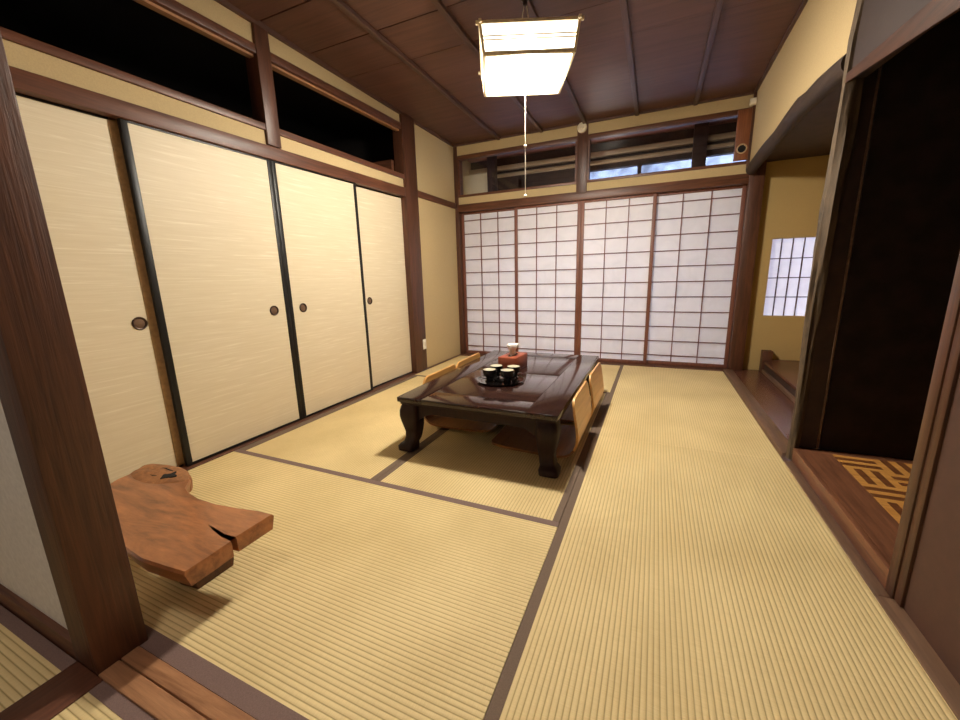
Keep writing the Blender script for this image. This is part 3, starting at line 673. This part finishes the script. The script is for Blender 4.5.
# slab: bevelled live edge, lower outline slightly smaller on the long sides
low = [(x, y+(.012 if y < .6 else (-.012 if y > .75 else 0))) for x, y in top]
b = bmesh.new()
v0 = [b.verts.new((x, y, ZT-TH)) for x, y in low]; v1 = [b.verts.new((x, y, ZT-.008)) for x, y in top]
v2 = [b.verts.new((x+(.004 if x < .6 else -.004)*(1 if (x < .5 or x > 1.16) else 0), y+(.005 if y < .6 else (-.005 if y > .75 else 0)), ZT)) for x, y in top]
n = len(top)
b.faces.new(v0); b.faces.new(v2[::-1])
for A, B in ((v0, v1), (v1, v2)):
    for i in range(n): j = (i+1) % n; b.faces.new((A[i], A[j], B[j], B[i]))
bmesh.ops.triangulate(b, faces=[f for f in b.faces if len(f.verts) > 4])
mb = MB(); mb._join(b, 0, None); slab = mb.build('slab', M['burl'], sl_)
# raised gnarled burl along the back edge, its bark side falling to the slab, with a knot hollow
rings = []
for k, (t, sx_, sy_) in enumerate(((-.048, 1.0, .95), (-.015, 1.02, 1.0), (-.001, 1.0, .97), (.004, .93, .84), (.007, .80, .62), (.009, .5, .4), (.009, .1, .1))):
    ring = []
    for j in range(48):
        a = 2*math.pi*j/48; q = 1+.045*math.sin(3*a+.6)+.035*math.sin(5*a+1.1)+.012*math.sin(13*a+k*.4)
        ring.append((0.462+.165*sx_*q*math.cos(a), .828+.075*sy_*q*math.sin(a), ZT-.002+t+.0015*math.sin(4*a+k)*(t > 0)))
    rings.append(ring)
MB().loft(rings).build('burl', M['bark'], sl_)
kh = MB()
kh.prism([(.535+.024*math.cos(a)*(1+.4*math.sin(4*a+.5)), .826+.026*math.sin(a)*(1+.35*math.cos(3*a))) for a in [2*math.pi*k/28 for k in range(28)]], ZT+.002, ZT+.0092)
kh.prism([(.46, .800), (.50, .806), (.515, .812), (.50, .809), (.46, .8035), (.445, .802)], ZT+.002, ZT+.0075)
kh.prism([(.40, .850), (.44, .862), (.50, .858), (.512, .852), (.50, .8545), (.44, .857)], ZT+.002, ZT+.0075)
kh.build('knot_hollow', M['hole'], sl_)
for x0, x1 in ((.84, .988), (.45, .58)):
    rings = []
    for k, (z, g) in enumerate(((0.0015, .0), (.03, .004), (.09, .0), (.14, -.006), (ZT-TH, -.004))):
        rings.append([(x, y, z) for x, y in [(x0-g, .635-g), (x0+.07, .622-g), (x1+g, .632-g), (x1+g, .69), (x1+g, .752+g), (x0+.06, .765+g), (x0-g, .755+g), (x0-g, .69)]])
    MB().loft(rings).build('foot_block', M['footwood'], sl_, sharp=40)

# ------------------------------------------------------------------ hanging lamp
LX, LY, LZ, LS = 1.551, 2.481, 2.151, 0.477
lamp = thing('pendant_lamp', (LX, LY, LZ), 'square paper pendant lamp with pale wooden frame, lit', 'pendant lamp')
lamp.rotation_euler = (0, 0, 0.392)
def lp(mb, name, m, parent=None):
    o = mb.build(name, m, None, origin=(0, 0, 0)); o.parent = parent or lamp; o.location = (0, 0, 0); return o
lh = 0.128; s0 = LS/2; s1 = LS/2*1.075
for qx, qy in ((0, -1), (1, 0), (0, 1), (-1, 0)):
    rotk = {(0, -1): 0, (1, 0): math.pi/2, (0, 1): math.pi, (-1, 0): -math.pi/2}[(qx, qy)]
    def put(mb, name, m):
        bmesh.ops.rotate(mb.bm, verts=mb.bm.verts, cent=(0, 0, 0), matrix=Matrix.Rotation(rotk, 3, 'Z')); return lp(mb, name, m)
    put(MB().hexa([(-s0, -s0, .004), (s0, -s0, .004), (s0, -s0+.001, .004), (-s0, -s0+.001, .004), (-s1, -s1, lh), (s1, -s1, lh), (s1, -s1+.001, lh), (-s1, -s1+.001, lh)]), 'paper_shade', M['lamppaper'])
    put(MB().box(-s0, s0, -s0-.006, -s0+.012, -.010, .010, .002), 'lower_frame_bar', M['lampwood'])
    put(MB().box(-s1-.022, s1+.022, -s1-.007, -s1+.009, lh-.002, lh+.014, .002), 'upper_frame_bar', M['lampwood'])
    g = MB()
    for t in (.45, .58):
        q = s0+(s1-s0)*t; g.box(-q, q, -q-.005, -q+.001, lh*t-.003, lh*t+.003)
    put(g, 'lattice_bar', M['lampbar'])
    put(MB().hexa([(-s0-.006, -s0-.006, 0), (-s0+.008, -s0-.006, 0), (-s0+.008, -s0+.008, 0), (-s0-.006, -s0+.008, 0), (-s1-.006, -s1-.006, lh), (-s1+.008, -s1-.006, lh), (-s1+.008, -s1+.008, lh), (-s1-.006, -s1+.008, lh)]), 'corner_post', M['lampwood'])
def torus(R, r, z):
    return MB().loft([[((R+r*math.cos(2*math.pi*j/10))*math.cos(2*math.pi*k/48), (R+r*math.cos(2*math.pi*j/10))*math.sin(2*math.pi*k/48), z+r*math.sin(2*math.pi*j/10)) for j in range(10)] for k in range(49)], True, False)
lp(torus(.150, .014, .050), 'ring_tube', M['tube']); lp(torus(.108, .014, .062), 'ring_tube', M['tube'])
lp(MB().lathe([(.004, .040), (.030, .042), (.036, .06), (.036, .085), (.02, .10), (.004, .101)], 0, 0, 24), 'holder', M['offwhite'])
lp(MB().box(-s1+.004, s1-.004, -.012, .012, lh-.004, lh+.008).box(-.012, .012, -s1+.004, -.0125, lh-.004, lh+.008).box(-.012, .012, .0125, s1-.004, lh-.004, lh+.008), 'cross_bar', M['lampwood'])
lp(MB().box(-s1+.014, s1-.014, -s1+.014, s1-.014, .106, .112, .002), 'reflector', M['white'])
ch = MB(); top_z = H-.012-LZ
for sgn in (-1, 1): ch.tube([(sgn*.05, 0, .115), (sgn*.028, 0, .22), (sgn*.006, 0, top_z-.03)], .0028, 6)
lp(ch, 'hanger_wire', M['offwhite'])
lp(MB().lathe([(.004, top_z-.045), (.012, top_z-.04), (.014, top_z-.02), (.030, top_z-.008), (.030, top_z+.012), (.004, top_z+.013)], 0, 0, 20), 'ceiling_hook', M['pull'])
pc = lp(MB().tube([(0, 0, .045), (0, 0, -.3), (0, 0, -.66)], .0020, 8), 'pull_cord', M['cord'])
zk = 1.77-LZ
def ball(z, r, mm, nm): lp(MB().lathe([(.001, z-r), (r*.7, z-r*.7), (r, z), (r*.7, z+r*.7), (.001, z+r)], 0, 0, 16), nm, mm, pc)
ball(zk, .009, M['cord'], 'bead'); ball(-.665, .011, M['cord'], 'end_knob')

# ------------------------------------------------------------------ lights
def light(kind, name, loc, energy, color, **k):
    l = bpy.data.lights.new(name, kind); o = bpy.data.objects.new(name, l); COL.objects.link(o)
    o.location = loc; l.energy = energy; l.color = color
    for a, v in k.items(): setattr(l, a, v)
    return o
light('POINT', 'pendant_glow', (LX, LY, LZ+.0), 75, (1.0, .92, .79), shadow_soft_size=.10)
light('POINT', 'near_room_lamp', (1.5, -0.12, 2.60), 17, (1.0, .93, .84), shadow_soft_size=.2)
light('POINT', 'corridor_fill', (1.6, 5.42, 1.55), 5, (1.0, .84, .68), shadow_soft_size=.12)  # added unseen warm fill for corridor and shoji, not a fixture
w = bpy.data.worlds.new('sky'); S.world = w; w.use_nodes = True
bg = w.node_tree.nodes['Background']; bg.inputs[0].default_value = (.62, .70, .95, 1); bg.inputs[1].default_value = 5.6

S.view_settings.view_transform = 'Standard'; S.view_settings.look = 'None'; S.view_settings.gamma = 1.0
S.view_settings.exposure = 1.45; S.view_settings.use_curve_mapping = False
c = S.cycles
c.use_denoising = True; c.max_bounces = 10; c.diffuse_bounces = 6; c.transparent_max_bounces = 12
c.caustics_reflective = False; c.caustics_refractive = False; c.sample_clamp_indirect = 6
